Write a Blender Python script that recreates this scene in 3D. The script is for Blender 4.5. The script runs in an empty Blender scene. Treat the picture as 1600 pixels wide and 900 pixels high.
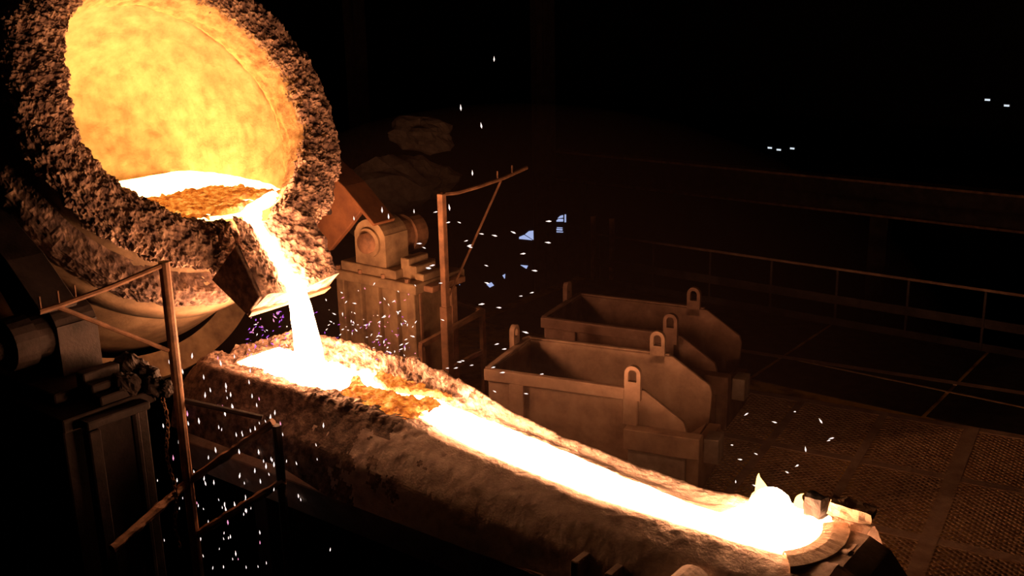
import bpy, math, random
import numpy as np
from mathutils import Matrix, Vector
random.seed(7); RNG = np.random.default_rng(11)
S = bpy.context.scene
COL = S.collection
# ------------------------------------------------------------------ camera, world, exposure
# world axes: X = down the runner (towards the viewer's right), Y = along the tilting axis, away, Z = up
F_PX = 1700.0
cam_d = bpy.data.cameras.new('camera'); cam = bpy.data.objects.new('camera', cam_d); COL.objects.link(cam)
cam_d.sensor_width = 36.0; cam_d.lens = 36.0 * F_PX / 1600.0; cam_d.clip_end = 300
CAM = Vector((8.480, -7.322, 5.5))
FW = Vector((-0.588463, 0.759829, -0.275637)).normalized()
ROLL = math.radians(1.2)
_r = FW.cross(Vector((0, 0, 1))).normalized(); _u = _r.cross(FW).normalized()
RT = _r * math.cos(ROLL) - _u * math.sin(ROLL); UP = _r * math.sin(ROLL) + _u * math.cos(ROLL)
cam.matrix_world = Matrix(((RT.x, UP.x, -FW.x, CAM.x), (RT.y, UP.y, -FW.y, CAM.y), (RT.z, UP.z, -FW.z, CAM.z), (0, 0, 0, 1)))
S.camera = cam
w = bpy.data.worlds.new('hall_air'); S.world = w; w.use_nodes = True
w.node_tree.nodes['Background'].inputs[0].default_value = (0.35, 0.30, 0.38, 1)
w.node_tree.nodes['Background'].inputs[1].default_value = 0.0012
S.view_settings.view_transform = 'Standard'; S.view_settings.look = 'None'
S.view_settings.gamma = 1.0; S.view_settings.use_curve_mapping = False
S.view_settings.exposure = 0.0
METAL_GLOW = 120.0          # radiance of the liquid metal, the light source of the place
METAL_COL = (1.0, 0.44, 0.20)

# ------------------------------------------------------------------ noise
def vnoise(P, seed=0):
    P = np.asarray(P, float); i = np.floor(P).astype(np.int64); f = P - i; f = f * f * (3 - 2 * f)
    def h(dx, dy, dz):
        n = (i[..., 0] + dx) * 374761393 + (i[..., 1] + dy) * 668265263 + (i[..., 2] + dz) * 1274126177 + seed * 974711
        n = (n ^ (n >> 13)) * 1274126177 & 0x7fffffff
        n = (n ^ (n >> 16)) & 0xffff
        return n / 32767.5 - 1.0
    fx, fy, fz = f[..., 0], f[..., 1], f[..., 2]
    def L(a, b, t): return a + (b - a) * t
    return L(L(L(h(0,0,0), h(1,0,0), fx), L(h(0,1,0), h(1,1,0), fx), fy),
             L(L(h(0,0,1), h(1,0,1), fx), L(h(0,1,1), h(1,1,1), fx), fy), fz)
def fbm(P, octaves=4, seed=0, gain=0.5):
    r = 0; a = 1.0; P = np.asarray(P, float)
    for o in range(octaves):
        r = r + a * vnoise(P * (2.03 ** o) + 17.3 * o, seed + o); a *= gain
    return r

# ------------------------------------------------------------------ materials
def mat(name, build):
    m = bpy.data.materials.new(name); m.use_nodes = True; nt = m.node_tree; nt.nodes.clear()
    out = nt.nodes.new('ShaderNodeOutputMaterial'); build(m, nt, out); return m
def nd(nt, t, **kw):
    n = nt.nodes.new(t)
    for k, v in kw.items():
        if k.startswith('i_'): n.inputs[k[2:].replace('_', ' ')].default_value = v
        else: setattr(n, k, v)
    return n
def coords(nt, scale):
    tc = nd(nt, 'ShaderNodeTexCoord'); mp = nd(nt, 'ShaderNodeMapping')
    mp.inputs['Scale'].default_value = (scale if isinstance(scale, tuple) else (scale,) * 3)
    nt.links.new(tc.outputs['Object'], mp.inputs['Vector']); return mp.outputs[0]
def noise_ramp(nt, scale, stops, detail=6, rough=0.6, dist=0.0, kind='noise'):
    v = coords(nt, scale)
    if kind == 'noise':
        n = nd(nt, 'ShaderNodeTexNoise'); n.inputs['Scale'].default_value = 1; n.inputs['Detail'].default_value = detail
        n.inputs['Roughness'].default_value = rough; n.inputs['Distortion'].default_value = dist; o = n.outputs['Fac']
    else:
        n = nd(nt, 'ShaderNodeTexVoronoi'); n.inputs['Scale'].default_value = 1; o = n.outputs['Distance']
    nt.links.new(v, n.inputs['Vector'])
    r = nd(nt, 'ShaderNodeValToRGB'); el = r.color_ramp.elements
    while len(el) < len(stops): el.new(0.5)
    for e, (p, c) in zip(el, stops): e.position = p; e.color = (*c, 1)
    nt.links.new(o, r.inputs[0]); return r.outputs[0], o
def rough_mat(name, scale, stops, roughness=0.9, bump=0.4, bump_scale=None, metallic=0.0, emit=None, dist=0.0, detail=7, spec=0.3):
    def b(m, nt, out):
        c, _ = noise_ramp(nt, scale, stops, dist=dist, detail=detail)
        p = nd(nt, 'ShaderNodeBsdfPrincipled'); p.inputs['Roughness'].default_value = roughness; p.inputs['Metallic'].default_value = metallic
        p.inputs['Specular IOR Level'].default_value = spec
        nt.links.new(c, p.inputs['Base Color'])
        if bump:
            _, h = noise_ramp(nt, bump_scale or scale if not isinstance(scale, tuple) or bump_scale else 20, [(0, (0,0,0)), (1, (1,1,1))], detail=8)
            bm = nd(nt, 'ShaderNodeBump'); bm.inputs['Strength'].default_value = bump; bm.inputs['Distance'].default_value = 0.02
            nt.links.new(h, bm.inputs['Height']); nt.links.new(bm.outputs[0], p.inputs['Normal'])
        if emit:
            sc, st, k = emit
            ec, _ = noise_ramp(nt, sc, st, detail=6, rough=0.65)
            nt.links.new(ec, p.inputs['Emission Color']); p.inputs['Emission Strength'].default_value = k
        nt.links.new(p.outputs[0], out.inputs[0])
    return mat(name, b)
def emit_mat(name, col, k, sample=True):
    def b(m, nt, out):
        e = nd(nt, 'ShaderNodeEmission'); e.inputs[0].default_value = (*col, 1); e.inputs[1].default_value = k
        nt.links.new(e.outputs[0], out.inputs[0])
    m = mat(name, b)
    if not sample: m.cycles.emission_sampling = 'NONE'
    return m
M = {}
M['metal'] = emit_mat('molten_metal', METAL_COL, METAL_GLOW)
M['bath'] = emit_mat('ladle_metal', (1.0, .55, .15), METAL_GLOW * .13)
M['crust'] = rough_mat('slag_skull', 9, [(.32, (.05,.030,.028)), (.46, (.20,.125,.10)), (.60, (.42,.285,.21)), (.78, (.60,.45,.34))], .95, .6, 40)
M['dimcrust'] = rough_mat('dimmed_slag_skull', 9, [(.32, (.03,.018,.016)), (.5, (.10,.062,.05)), (.7, (.24,.16,.115))], .95, .6, 40)  # darker copy of the crust: dimness of flange and spout put into colour
M['headcrust'] = rough_mat('runner_head_slag', 11, [(.32, (.035,.022,.019)), (.46, (.11,.07,.055)), (.60, (.22,.15,.115)), (.78, (.34,.25,.19))], .95, .6, 40)
M['bank'] = rough_mat('runner_sand', 7, [(.28, (.26,.19,.165)), (.5, (.46,.36,.31)), (.75, (.60,.50,.43))], .95, .4, 45)
M['lining'] = rough_mat('hot_lining', (5, 5, 2.2), [(.25, (.20,.13,.08)), (.5, (.34,.24,.15)), (.75, (.44,.33,.22))], .9, .6, 18,
                        emit=(3.0, [(.3, (.70,.28,.04)), (.7, (1.0,.48,.09))], 0.10))
M['throat'] = rough_mat('hot_throat', 7, [(.28, (.16,.08,.045)), (.5, (.40,.25,.14)), (.75, (.55,.38,.22))], .95, .8, 30,
                        emit=(4.0, [(.35, (.20,.04,.006)), (.65, (.62,.20,.03))], .45))
M['hotslag'] = rough_mat('hot_slag_crust', 14, [(.3, (.05,.025,.015)), (.55, (.22,.12,.06)), (.8, (.4,.26,.14))], .95, .9, 35,
                         emit=(9.0, [(.36, (.22,.03,.004)), (.5, (.75,.16,.014)), (.62, (1.0,.42,.06)), (.72, (1.0,.7,.2))], 1.0))
M['shell'] = rough_mat('ladle_steel', 3.0, [(.3, (.07,.042,.024)), (.55, (.17,.11,.063)), (.75, (.24,.165,.10))], .8, .25, 30)
M['rust'] = rough_mat('rusty_steel', 6, [(.3, (.10,.05,.03)), (.6, (.26,.13,.07)), (.8, (.36,.22,.13))], .75, .25, 40)
M['orange'] = rough_mat('rusty_orange_plate', 4, [(.3, (.085,.030,.013)), (.6, (.16,.062,.024)), (.8, (.20,.10,.05))], .7, .2, 30)
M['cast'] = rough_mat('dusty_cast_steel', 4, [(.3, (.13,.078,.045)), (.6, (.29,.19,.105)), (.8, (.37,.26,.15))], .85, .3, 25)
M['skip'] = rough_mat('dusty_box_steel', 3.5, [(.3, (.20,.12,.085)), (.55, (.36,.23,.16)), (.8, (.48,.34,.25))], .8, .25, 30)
M['skip_dim'] = rough_mat('dimmed_box_steel', 3.5, [(.3, (.10,.05,.035)), (.55, (.19,.105,.075)), (.8, (.30,.19,.14))], .8, .25, 30)  # darker copy of skip: dimness of far box and rail put into colour
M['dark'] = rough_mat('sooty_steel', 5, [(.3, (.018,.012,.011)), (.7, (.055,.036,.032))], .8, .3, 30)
M['soot_shade'] = rough_mat('soot_shade_black', 2, [(.3, (.004,.003,.003)), (.7, (.010,.007,.007))], .95, .3, 20)  # black of the hall; on the iron block it stands in for shade
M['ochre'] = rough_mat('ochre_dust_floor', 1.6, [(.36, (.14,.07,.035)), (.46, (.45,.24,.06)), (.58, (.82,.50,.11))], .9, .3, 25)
M['grate'] = rough_mat('grating_steel', 8, [(.3, (.34,.19,.11)), (.7, (.66,.45,.30))], .7, .2, 60)
M['dust'] = rough_mat('dusty_strip', 5, [(.3, (.36,.22,.16)), (.7, (.62,.43,.33))], .95, .4, 40)
M['brick'] = rough_mat('refractory_brick', 12, [(.3, (.34,.24,.17)), (.7, (.62,.47,.36))], .95, .4, 50)
M['slab'] = rough_mat('pale_refractory', 5, [(.3, (.22,.16,.13)), (.7, (.42,.33,.28))], .95, .4, 25)
M['spark_white'] = emit_mat('spark_white', (1.0, .82, .75), 1.6, False)
M['spark_pink'] = emit_mat('spark_pink', (1.0, .35, .55), 1.3, False)
M['spark_violet'] = emit_mat('spark_violet', (.55, .12, .85), 1.1, False)
M['day'] = emit_mat('daylight_pane', (.50, .60, 1.0), .75, False)
M['lamp'] = emit_mat('hall_lamp_glow', (.8, .9, 1.0), .9, False)
M['flame'] = emit_mat('flame', (1.0, .55, .14), 5.0)

# ------------------------------------------------------------------ object helpers
def tag(o, label=None, cat=None, group=None, kind=None):
    if label: o['label'] = label
    if cat: o['category'] = cat
    if group: o['group'] = group
    if kind: o['kind'] = kind
    return o
def empty(name, loc=(0, 0, 0), rz=0.0):
    o = bpy.data.objects.new(name, None); COL.objects.link(o); o.location = loc; o.rotation_euler[2] = rz
    o.empty_display_size = .1; return o
def base_of(p):
    v = Vector((0, 0, 0))
    while p is not None: v = v + p.location; p = p.parent
    return v
def mesh_obj(name, V, faces, m, parent=None, smooth=False, local=False, bevel=0.0):
    V = np.asarray(V, float).reshape(-1, 3)
    if parent is not None and not local: V = V - np.array(base_of(parent))
    me = bpy.data.meshes.new(name); me.from_pydata(V.tolist(), [], faces); me.update()
    if smooth: me.polygons.foreach_set('use_smooth', [True] * len(me.polygons))
    me.materials.append(m)
    o = bpy.data.objects.new(name, me); COL.objects.link(o)
    if parent is not None: o.parent = parent
    if bevel:
        b = o.modifiers.new('edge', 'BEVEL'); b.width = bevel; b.segments = 1; b.limit_method = 'ANGLE'
    return o
def grid_faces(n, k, cu=False, cv=False, flip=False):
    fs = []
    for i in range(n if cu else n - 1):
        a = i * k; b = ((i + 1) % n) * k
        for j in range(k if cv else k - 1):
            j2 = (j + 1) % k
            q = (a + j, b + j, b + j2, a + j2)
            fs.append(q[::-1] if flip else q)
    return fs
class MB:
    """collects boxes, tubes and prisms for ONE part"""
    def __init__(s): s.v = []; s.f = []
    def add(s, V, Fs):
        k = len(s.v); s.v += [tuple(map(float, p)) for p in V]; s.f += [tuple(i + k for i in f) for f in Fs]; return s
    def box(s, a, b):
        (x0, y0, z0), (x1, y1, z1) = a, b
        return s.add([(x0,y0,z0),(x1,y0,z0),(x1,y1,z0),(x0,y1,z0),(x0,y0,z1),(x1,y0,z1),(x1,y1,z1),(x0,y1,z1)],
                     [(3,2,1,0),(4,5,6,7),(0,1,5,4),(1,2,6,5),(2,3,7,6),(3,0,4,7)])
    def obox(s, p, q, wdt, hgt, side=(0, 1, 0)):
        p = Vector(p); q = Vector(q); d = (q - p).normalized(); sd = Vector(side); sd = (sd - d * sd.dot(d)).normalized(); n = d.cross(sd)
        V = []
        for e in (p, q):
            for a, b in ((-1,-1),(1,-1),(1,1),(-1,1)): V.append(e + sd * a * wdt / 2 + n * b * hgt / 2)
        return s.add(V, [(3,2,1,0),(4,5,6,7),(0,1,5,4),(1,2,6,5),(2,3,7,6),(3,0,4,7)])
    def tube(s, pts, r, n=10, jitter=0.0):
        pts = [Vector(p) for p in pts]; rr = r if isinstance(r, (list, tuple)) else [r] * len(pts); V = []
        ref = Vector((0, 0, 1)) if abs((pts[-1] - pts[0]).normalized().z) < .9 else Vector((1, 0, 0))
        for i, p in enumerate(pts):
            d = (pts[min(i + 1, len(pts) - 1)] - pts[max(i - 1, 0)]).normalized()
            a = d.cross(ref).normalized(); b = d.cross(a)
            for k in range(n):
                t = 2 * math.pi * k / n; q = rr[i] * (1 + random.uniform(-jitter, jitter))
                V.append(p + a * math.cos(t) * q + b * math.sin(t) * q)
        N = len(pts)
        Fs = [(i*n+k, i*n+(k+1) % n, (i+1)*n+(k+1) % n, (i+1)*n+k) for i in range(N - 1) for k in range(n)]
        Fs += [tuple(range(n))[::-1], tuple((N-1)*n + k for k in range(n))]
        return s.add(V, Fs)
    def prism(s, poly, o, ax, ay, az, t0, t1):
        """polygon in (ax, ay) about o, extruded along az from t0 to t1"""
        o, ax, ay, az = map(Vector, (o, ax, ay, az)); n = len(poly)
        V = [o + ax * x + ay * y + az * t0 for x, y in poly] + [o + ax * x + ay * y + az * t1 for x, y in poly]
        return s.add(V, [tuple(range(n))[::-1], tuple(range(n, 2*n))] + [(k, (k+1) % n, n + (k+1) % n, n + k) for k in range(n)])
    def build(s, name, m, parent=None, smooth=False, local=False, bevel=0.0):
        return mesh_obj(name, s.v, s.f, m, parent, smooth, local, bevel)
def arcpts(cx, cy, r, a0, a1, n): return [(cx + r*math.cos(a0+(a1-a0)*i/n), cy + r*math.sin(a0+(a1-a0)*i/n)) for i in range(n+1)]

def lump(name, c, r, m, seed, amp=.35, sq=(1, 1, 1), n=18, parent=None, freq=1.6):
    th = np.linspace(0, np.pi, n); ph = np.linspace(0, 2 * np.pi, 2 * n, endpoint=False); T, Q = np.meshgrid(th, ph, indexing='ij')
    D_ = np.stack([np.sin(T) * np.cos(Q), np.sin(T) * np.sin(Q), np.cos(T)], -1)
    R_ = 1 + amp * fbm(D_ * freq + seed * 3.7, 4, seed)
    V = np.array(c) + D_ * R_[..., None] * r * np.array(sq)
    return mesh_obj(name, V.reshape(-1, 3), grid_faces(n, 2 * n, cv=True), m, parent)
# ================================================================== THE SETTING
def struct(o): o['kind'] = 'structure'; return o
struct(MB().box((-24, -9, -9.3), (16, 26, -9.0)).build('floor_lower_hall', M['soot_shade']))
struct(MB().box((-24.4, -9, -9.3), (-24, 26, 14)).build('wall_left', M['soot_shade']))
struct(MB().box((-24.4, 26, -9.3), (16, 26.4, 14)).build('wall_back', M['soot_shade']))
struct(MB().box((-24, -9, 14), (16, 26, 14.3)).build('ceiling', M['soot_shade']))
struct(MB().box((16, -9, -9.3), (16.4, 26.4, 14)).build('wall_right', M['soot_shade']))
# raised working floor behind the runner
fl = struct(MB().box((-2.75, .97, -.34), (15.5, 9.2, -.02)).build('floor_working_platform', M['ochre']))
GR = math.radians(8); GX = Vector((math.cos(GR), math.sin(GR), 0)); GY = Vector((-math.sin(GR), math.cos(GR), 0)); GO = Vector((5.55, 4.45, 0))
def expanded(wd, ht, dx=.092, dy=.080, s=.014, th=.014):
    V = []; Fs = []
    nx = int(wd / dx); ny = int(ht / (dy / 2))
    def strand(p, q):
        p = np.array(p); q = np.array(q); d = (q - p) / np.linalg.norm(q - p); n = np.array((-d[1], d[0])) * s / 2
        k = len(V)
        for (e, z) in ((p, 0), (q, 0), (p, th), (q, th)):
            if z == 0: V.append((e[0]-n[0], e[1]-n[1], 0)); V.append((e[0]+n[0], e[1]+n[1], 0))
            else: V.append((e[0]-n[0], e[1]-n[1], th)); V.append((e[0]+n[0], e[1]+n[1], th))
        Fs.extend([(k+4, k+6, k+7, k+5), (k, k+2, k+6, k+4), (k+1, k+5, k+7, k+3)])
    for j in range(ny):
        for i in range(nx):
            x0 = i * dx + (dx / 2 if j % 2 else 0); y0 = j * dy / 2
            strand((x0, y0), (x0 + dx / 2, y0 + dy / 2)); strand((x0 + dx, y0), (x0 + dx / 2, y0 + dy / 2))
    return V, Fs
EV, EF = expanded(.94, 1.42)
eme = bpy.data.meshes.new('expanded_mesh'); eme.from_pydata(EV, [], EF); eme.materials.append(M['grate'])
for ci in range(-4, 3):
    for ri in range(-3, 1):
        p = GO + GX * (ci * 1.05 + .05) + GY * (ri * 1.55 + .06)
        q = p + GX * .5 + GY * .7
        if q.y < 1.25 or (q.x < 4 and q.y < 2.3): continue
        o = bpy.data.objects.new('grating_panel', eme); COL.objects.link(o); o.parent = fl
        o.location = (p.x, p.y, -.015 + random.uniform(-.003, .004)); o.rotation_euler[2] = GR + random.uniform(-.008, .008)
for ci in range(-4, 4):
    a = GO + GX * (ci * 1.05) + GY * -4.6; b = GO + GX * (ci * 1.05) + GY * 1.6
    if a.y < .98: a = a + GY * ((.98 - a.y) / GY.y)
    MB().obox((a.x, a.y, -.03), (b.x, b.y, -.03), .10 if ci != 0 else .17, .06, (GX.x, GX.y, 0)).build('floor_strip', M['dust'], fl)
for ri in range(-3, 3):
    a = GO + GX * -4.3 + GY * (ri * 1.55); b = GO + GX * 4 + GY * (ri * 1.55)
    if a.y < 1.05: a = a + GX * ((1.05 - a.y) / GX.y)
    MB().obox((a.x, a.y, -.032), (b.x, b.y, -.032), .13, .056, (GY.x, GY.y, 0)).build('floor_strip', M['dust'], fl)
for k, (x0, x1) in enumerate(((-2.5, -.1), (-.05, 2.3), (2.35, 4.7), (4.75, 7.1), (7.15, 9.5))):
    MB().box((x0, 6.0 + .02 * k, -.02), (x1, 9.15, -.005)).build('floor_plate', M['dark'], fl, bevel=.006)

# ================================================================== LADLE
EL = math.radians(32)
LC = np.array((-1.54, 0, 4.31)); LN = np.array((math.cos(EL), 0, math.sin(EL))); LU = np.array((-math.sin(EL), 0, math.cos(EL))); LA = np.array((0, 1.0, 0))
def lad(r, th, off):
    r, th, off = np.broadcast_arrays(*map(np.asarray, (r, th, off)))
    return LC + off[..., None] * LN + (r * np.cos(th))[..., None] * LA + (r * np.sin(th))[..., None] * LU
ladle = empty('pouring_ladle', tuple(LC - 2.9 * LN))
tag(ladle, 'huge tilted steel ladle with slag-crusted mouth pouring glowing metal', 'ladle')
def revolve(name, prof, m, nth=240, amp=None, seed=0, parent=ladle, mod=None, sub=8, freq=(5, 13, 30)):
    prof = np.array(prof, float)
    if sub > 1:
        t = np.linspace(0, len(prof) - 1, (len(prof) - 1) * sub + 1)
        prof = np.stack([np.interp(t, np.arange(len(prof)), prof[:, k]) for k in range(prof.shape[1])], 1)
    th = np.linspace(0, 2 * np.pi, nth, endpoint=False)
    Rr = np.repeat(prof[:, 0][None], nth, 0); O = np.repeat(prof[:, 1][None], nth, 0); T = np.repeat(th[:, None], len(prof), 1)
    if mod is not None: Rr, O = mod(Rr, O, T)
    P = lad(Rr, T, O)
    if amp is not None:
        du = np.roll(P, -1, 0) - np.roll(P, 1, 0); dv = np.gradient(P, axis=1); N = np.cross(du, dv); N /= np.linalg.norm(N, axis=2, keepdims=True) + 1e-9
        A = np.repeat((prof[:, 2] if prof.shape[1] > 2 else np.ones(len(prof)))[None], nth, 0)
        d = amp[0] * fbm(P * freq[0], 2, seed) + amp[1] * fbm(P * freq[1], 2, seed + 5) + amp[2] * fbm(P * freq[2], 2, seed + 9)
        P = P - N * (A * d)[..., None]
    return mesh_obj(name, P.reshape(-1, 3), grid_faces(nth, P.shape[1], cu=True), m, parent, smooth=(amp is None or amp[2] < .012))
def dist_ang(T, a): return np.abs((T - a + np.pi) % (2 * np.pi) - np.pi)
def rim_mod(Rr, O, T):
    notch = np.exp(-(dist_ang(T, 1.5 * np.pi + .08) / .18) ** 4)              # pouring notch
    thick = .16 * np.exp(-(dist_ang(T, math.radians(160)) / .5) ** 2)         # slag build-up on the near flank
    inner = np.clip((1.75 - Rr) / .37, 0, 1)
    Rr = Rr + inner * (notch * .24 - thick)
    return Rr, O - notch * .10 * np.clip((O + .4) / .4, 0, 1)
def throat_mod(Rr, O, T):
    notch = np.exp(-(dist_ang(T, 1.5 * np.pi + .08) / .18) ** 4); thick = .12 * np.exp(-(dist_ang(T, math.radians(160)) / .5) ** 2)
    return Rr + (notch * .24 - thick) * np.clip((O + .62) / .2, 0, 1), O
revolve('rim_crust', [(1.52, -.30, .6), (1.47, -.16, 1), (1.45, -.06, 1), (1.53, .0, 1), (1.68, .04, 1), (1.84, .02, 1), (1.94, -.06, 1), (1.97, -.17, 1), (1.92, -.30, 1), (1.80, -.36, .5)],
        M['crust'], 640, (.034, .022, .022), 3, mod=rim_mod, sub=13, freq=(5, 17, 40))
revolve('throat_lining', [(1.50, -.05, .4), (1.45, -.14, 1), (1.44, -.35, 1), (1.47, -.52, 1), (1.56, -.62, .5), (1.66, -.66, .2)], M['throat'], 320, (.02, .016, .010), 13, mod=throat_mod, sub=8, freq=(4, 13, 32))
revolve('lining', [(1.60, -.60), (1.57, -.66), (1.58, -1.1), (1.55, -2.0), (1.48, -2.5), (1.2, -2.68), (.6, -2.72), (.001, -2.72)],
        M['lining'], 200, (.022, .014, .006), 21, sub=9)
revolve('shell', [(1.80, -.34), (1.76, -.40), (1.76, -.64), (1.96, -.66), (2.01, -1.2), (2.01, -1.8), (2.0, -2.4), (1.96, -2.72), (1.72, -2.84), (1.0, -2.88), (.001, -2.88)], M['shell'], 160, sub=1)
revolve('flange_crust', [(1.80, -.64, .3), (2.02, -.64, 1), (2.08, -.70, 1), (2.09, -.82, 1), (2.07, -.95, .8), (2.0, -1.0, .4), (1.9, -1.0, .2)], M['dimcrust'], 480, (.02, .02, .015), 8, sub=9)
revolve('stiffening_ring', [(1.9, -1.02), (2.07, -1.02), (2.07, -1.32), (1.9, -1.34)], M['shell'], 120, sub=1)
def arc_ring(r0, r1, o0, o1, a0, a1, n=60):
    th = np.linspace(math.radians(a0), math.radians(a1), n)
    return np.stack([lad(r0, th, o0), lad(r1, th, o0), lad(r1, th, o1), lad(r0, th, o1)], 1)
# pouring spout: V channel along SD
SPO = np.array((-.62, 0, 3.0)); SPD = np.array((.62, 0, -.74)); SPD /= np.linalg.norm(SPD); SPN = np.array((-SPD[2], 0, SPD[0]))   # outward normal of the channel
def spout_pt(s, y, h): return SPO + s * SPD + np.array((0, 1., 0)) * y + h * SPN
ns, ny = 90, 110
ss = np.linspace(-.02, .86, ns); yy = np.linspace(-.5, .5, ny)
SS, YY = np.meshgrid(ss, yy, indexing='ij')
hh = .30 * np.clip((np.abs(YY) - .05) / .40, 0, 1) ** .8 - .02
hh = hh - .10 * np.clip((SS - .45) / .4, 0, 1) * (np.abs(YY) / .5)
P = SPO + SS[..., None] * SPD + YY[..., None] * np.array((0, 1., 0)) + hh[..., None] * SPN
d = .03 * fbm(P * 6, 2, 31) + .022 * fbm(P * 15, 2, 36) + .012 * fbm(P * 32, 2, 39); d *= np.clip((.86 - SS) / .08, .2, 1)
P = P + (d * (.35 + np.clip(np.abs(YY) / .2, 0, .65)))[..., None] * SPN
end = P[-1:] * 1.0; k_ = ((end - SPO) @ SPN)[..., None]; end = end - (k_ + .19) * SPN
side = [P[:, :1], P[:, -1:]]
P = np.concatenate([P, end + .012 * fbm(end * 14, 2, 44)[..., None] * SPD], 0); ns += 1
spc = mesh_obj('spout_crust', P.reshape(-1, 3), grid_faces(ns, ny), M['crust'], ladle)
b = MB()
for sgn in (-1, 1):
    b.prism([(.26, .20), (.84, .12), (.87, -.20), (.30, -.42)], spout_pt(0, sgn * .5, 0), SPD, SPN, (0, sgn, 0), 0, .05)
b.prism([(.30, -.42), (.87, -.20), (.87, -.15), (.30, -.37)], spout_pt(0, -.5, 0), SPD, SPN, (0, 1, 0), 0, 1.0)
sp = b.build('spout', M['dimcrust'], ladle, bevel=.008)
# front edge plate, notched for the stream
b = MB()
b.prism([(-.53, -.22), (.53, -.22), (.55, -.10), (.3, -.13), (.1, -.17), (-.1, -.17), (-.34, -.14), (-.55, -.11)], spout_pt(.86, 0, 0), (0, 1, 0), SPN, SPD, 0, .03)
b.build('edge_plate', M['shell'], sp, bevel=.004)

# tilting cradle
cradle = empty('tilting_cradle', (-1.2, 0, 0)); tag(cradle, 'rusty steel tilting cradle holding the ladle by ring and side arms', 'cradle')
for o0 in (-2.62,):
    V = arc_ring(2.06, 2.38, o0, o0 - .16, -150, -28, 70); n = len(V)
    mesh_obj('saddle_ring', V.reshape(-1, 3), grid_faces(n, 4, cv=True) + [(0,1,2,3), tuple(4*(n-1)+k for k in (3,2,1,0))], M['cast'], cradle)
PIV = {1: (-1.18, 2.28), -1: (-1.18, 2.28)}
for sgn, yy0 in ((1, 2.02), (-1, -2.02)):
    px, pz = PIV[sgn]
    d2 = Vector((-.78, 0, .62)).normalized(); n2 = Vector((.62, 0, .78)).normalized()
    b = MB(); b.prism([(.34, -.46), (1.9, -.24), (2.1, -.05), (2.1, .22), (.6, .42), (.22, .40), (.26, .05)], (px, yy0, pz), d2, n2, (0, sgn, 0), 0, .09)
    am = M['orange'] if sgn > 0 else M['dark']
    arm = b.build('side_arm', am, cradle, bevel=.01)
    b = MB(); b.prism([(-.05, .40), (.6, .42), (2.1, .22), (2.1, .27), (.6, .47), (-.05, .45)], (px, yy0, pz), d2, n2, (0, sgn, 0), -.02, .36)
    b.build('arm_flange', am, arm, bevel=.008)
    for q in (.62, 1.15):
        c_ = Vector((px, yy0, pz)) + d2 * q
        MB().tube([c_ - Vector((0, sgn * .02, 0)), c_ + Vector((0, sgn * .03, 0))], .045, 10).build('bolt', M['dark'], arm)
    MB().tube([(px, yy0 + sgn * .10, pz), (px, yy0 + sgn * 1.0, pz)], .13, 20).build('trunnion_pin', M['rust'] if sgn > 0 else M['dark'], cradle, smooth=True)

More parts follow.
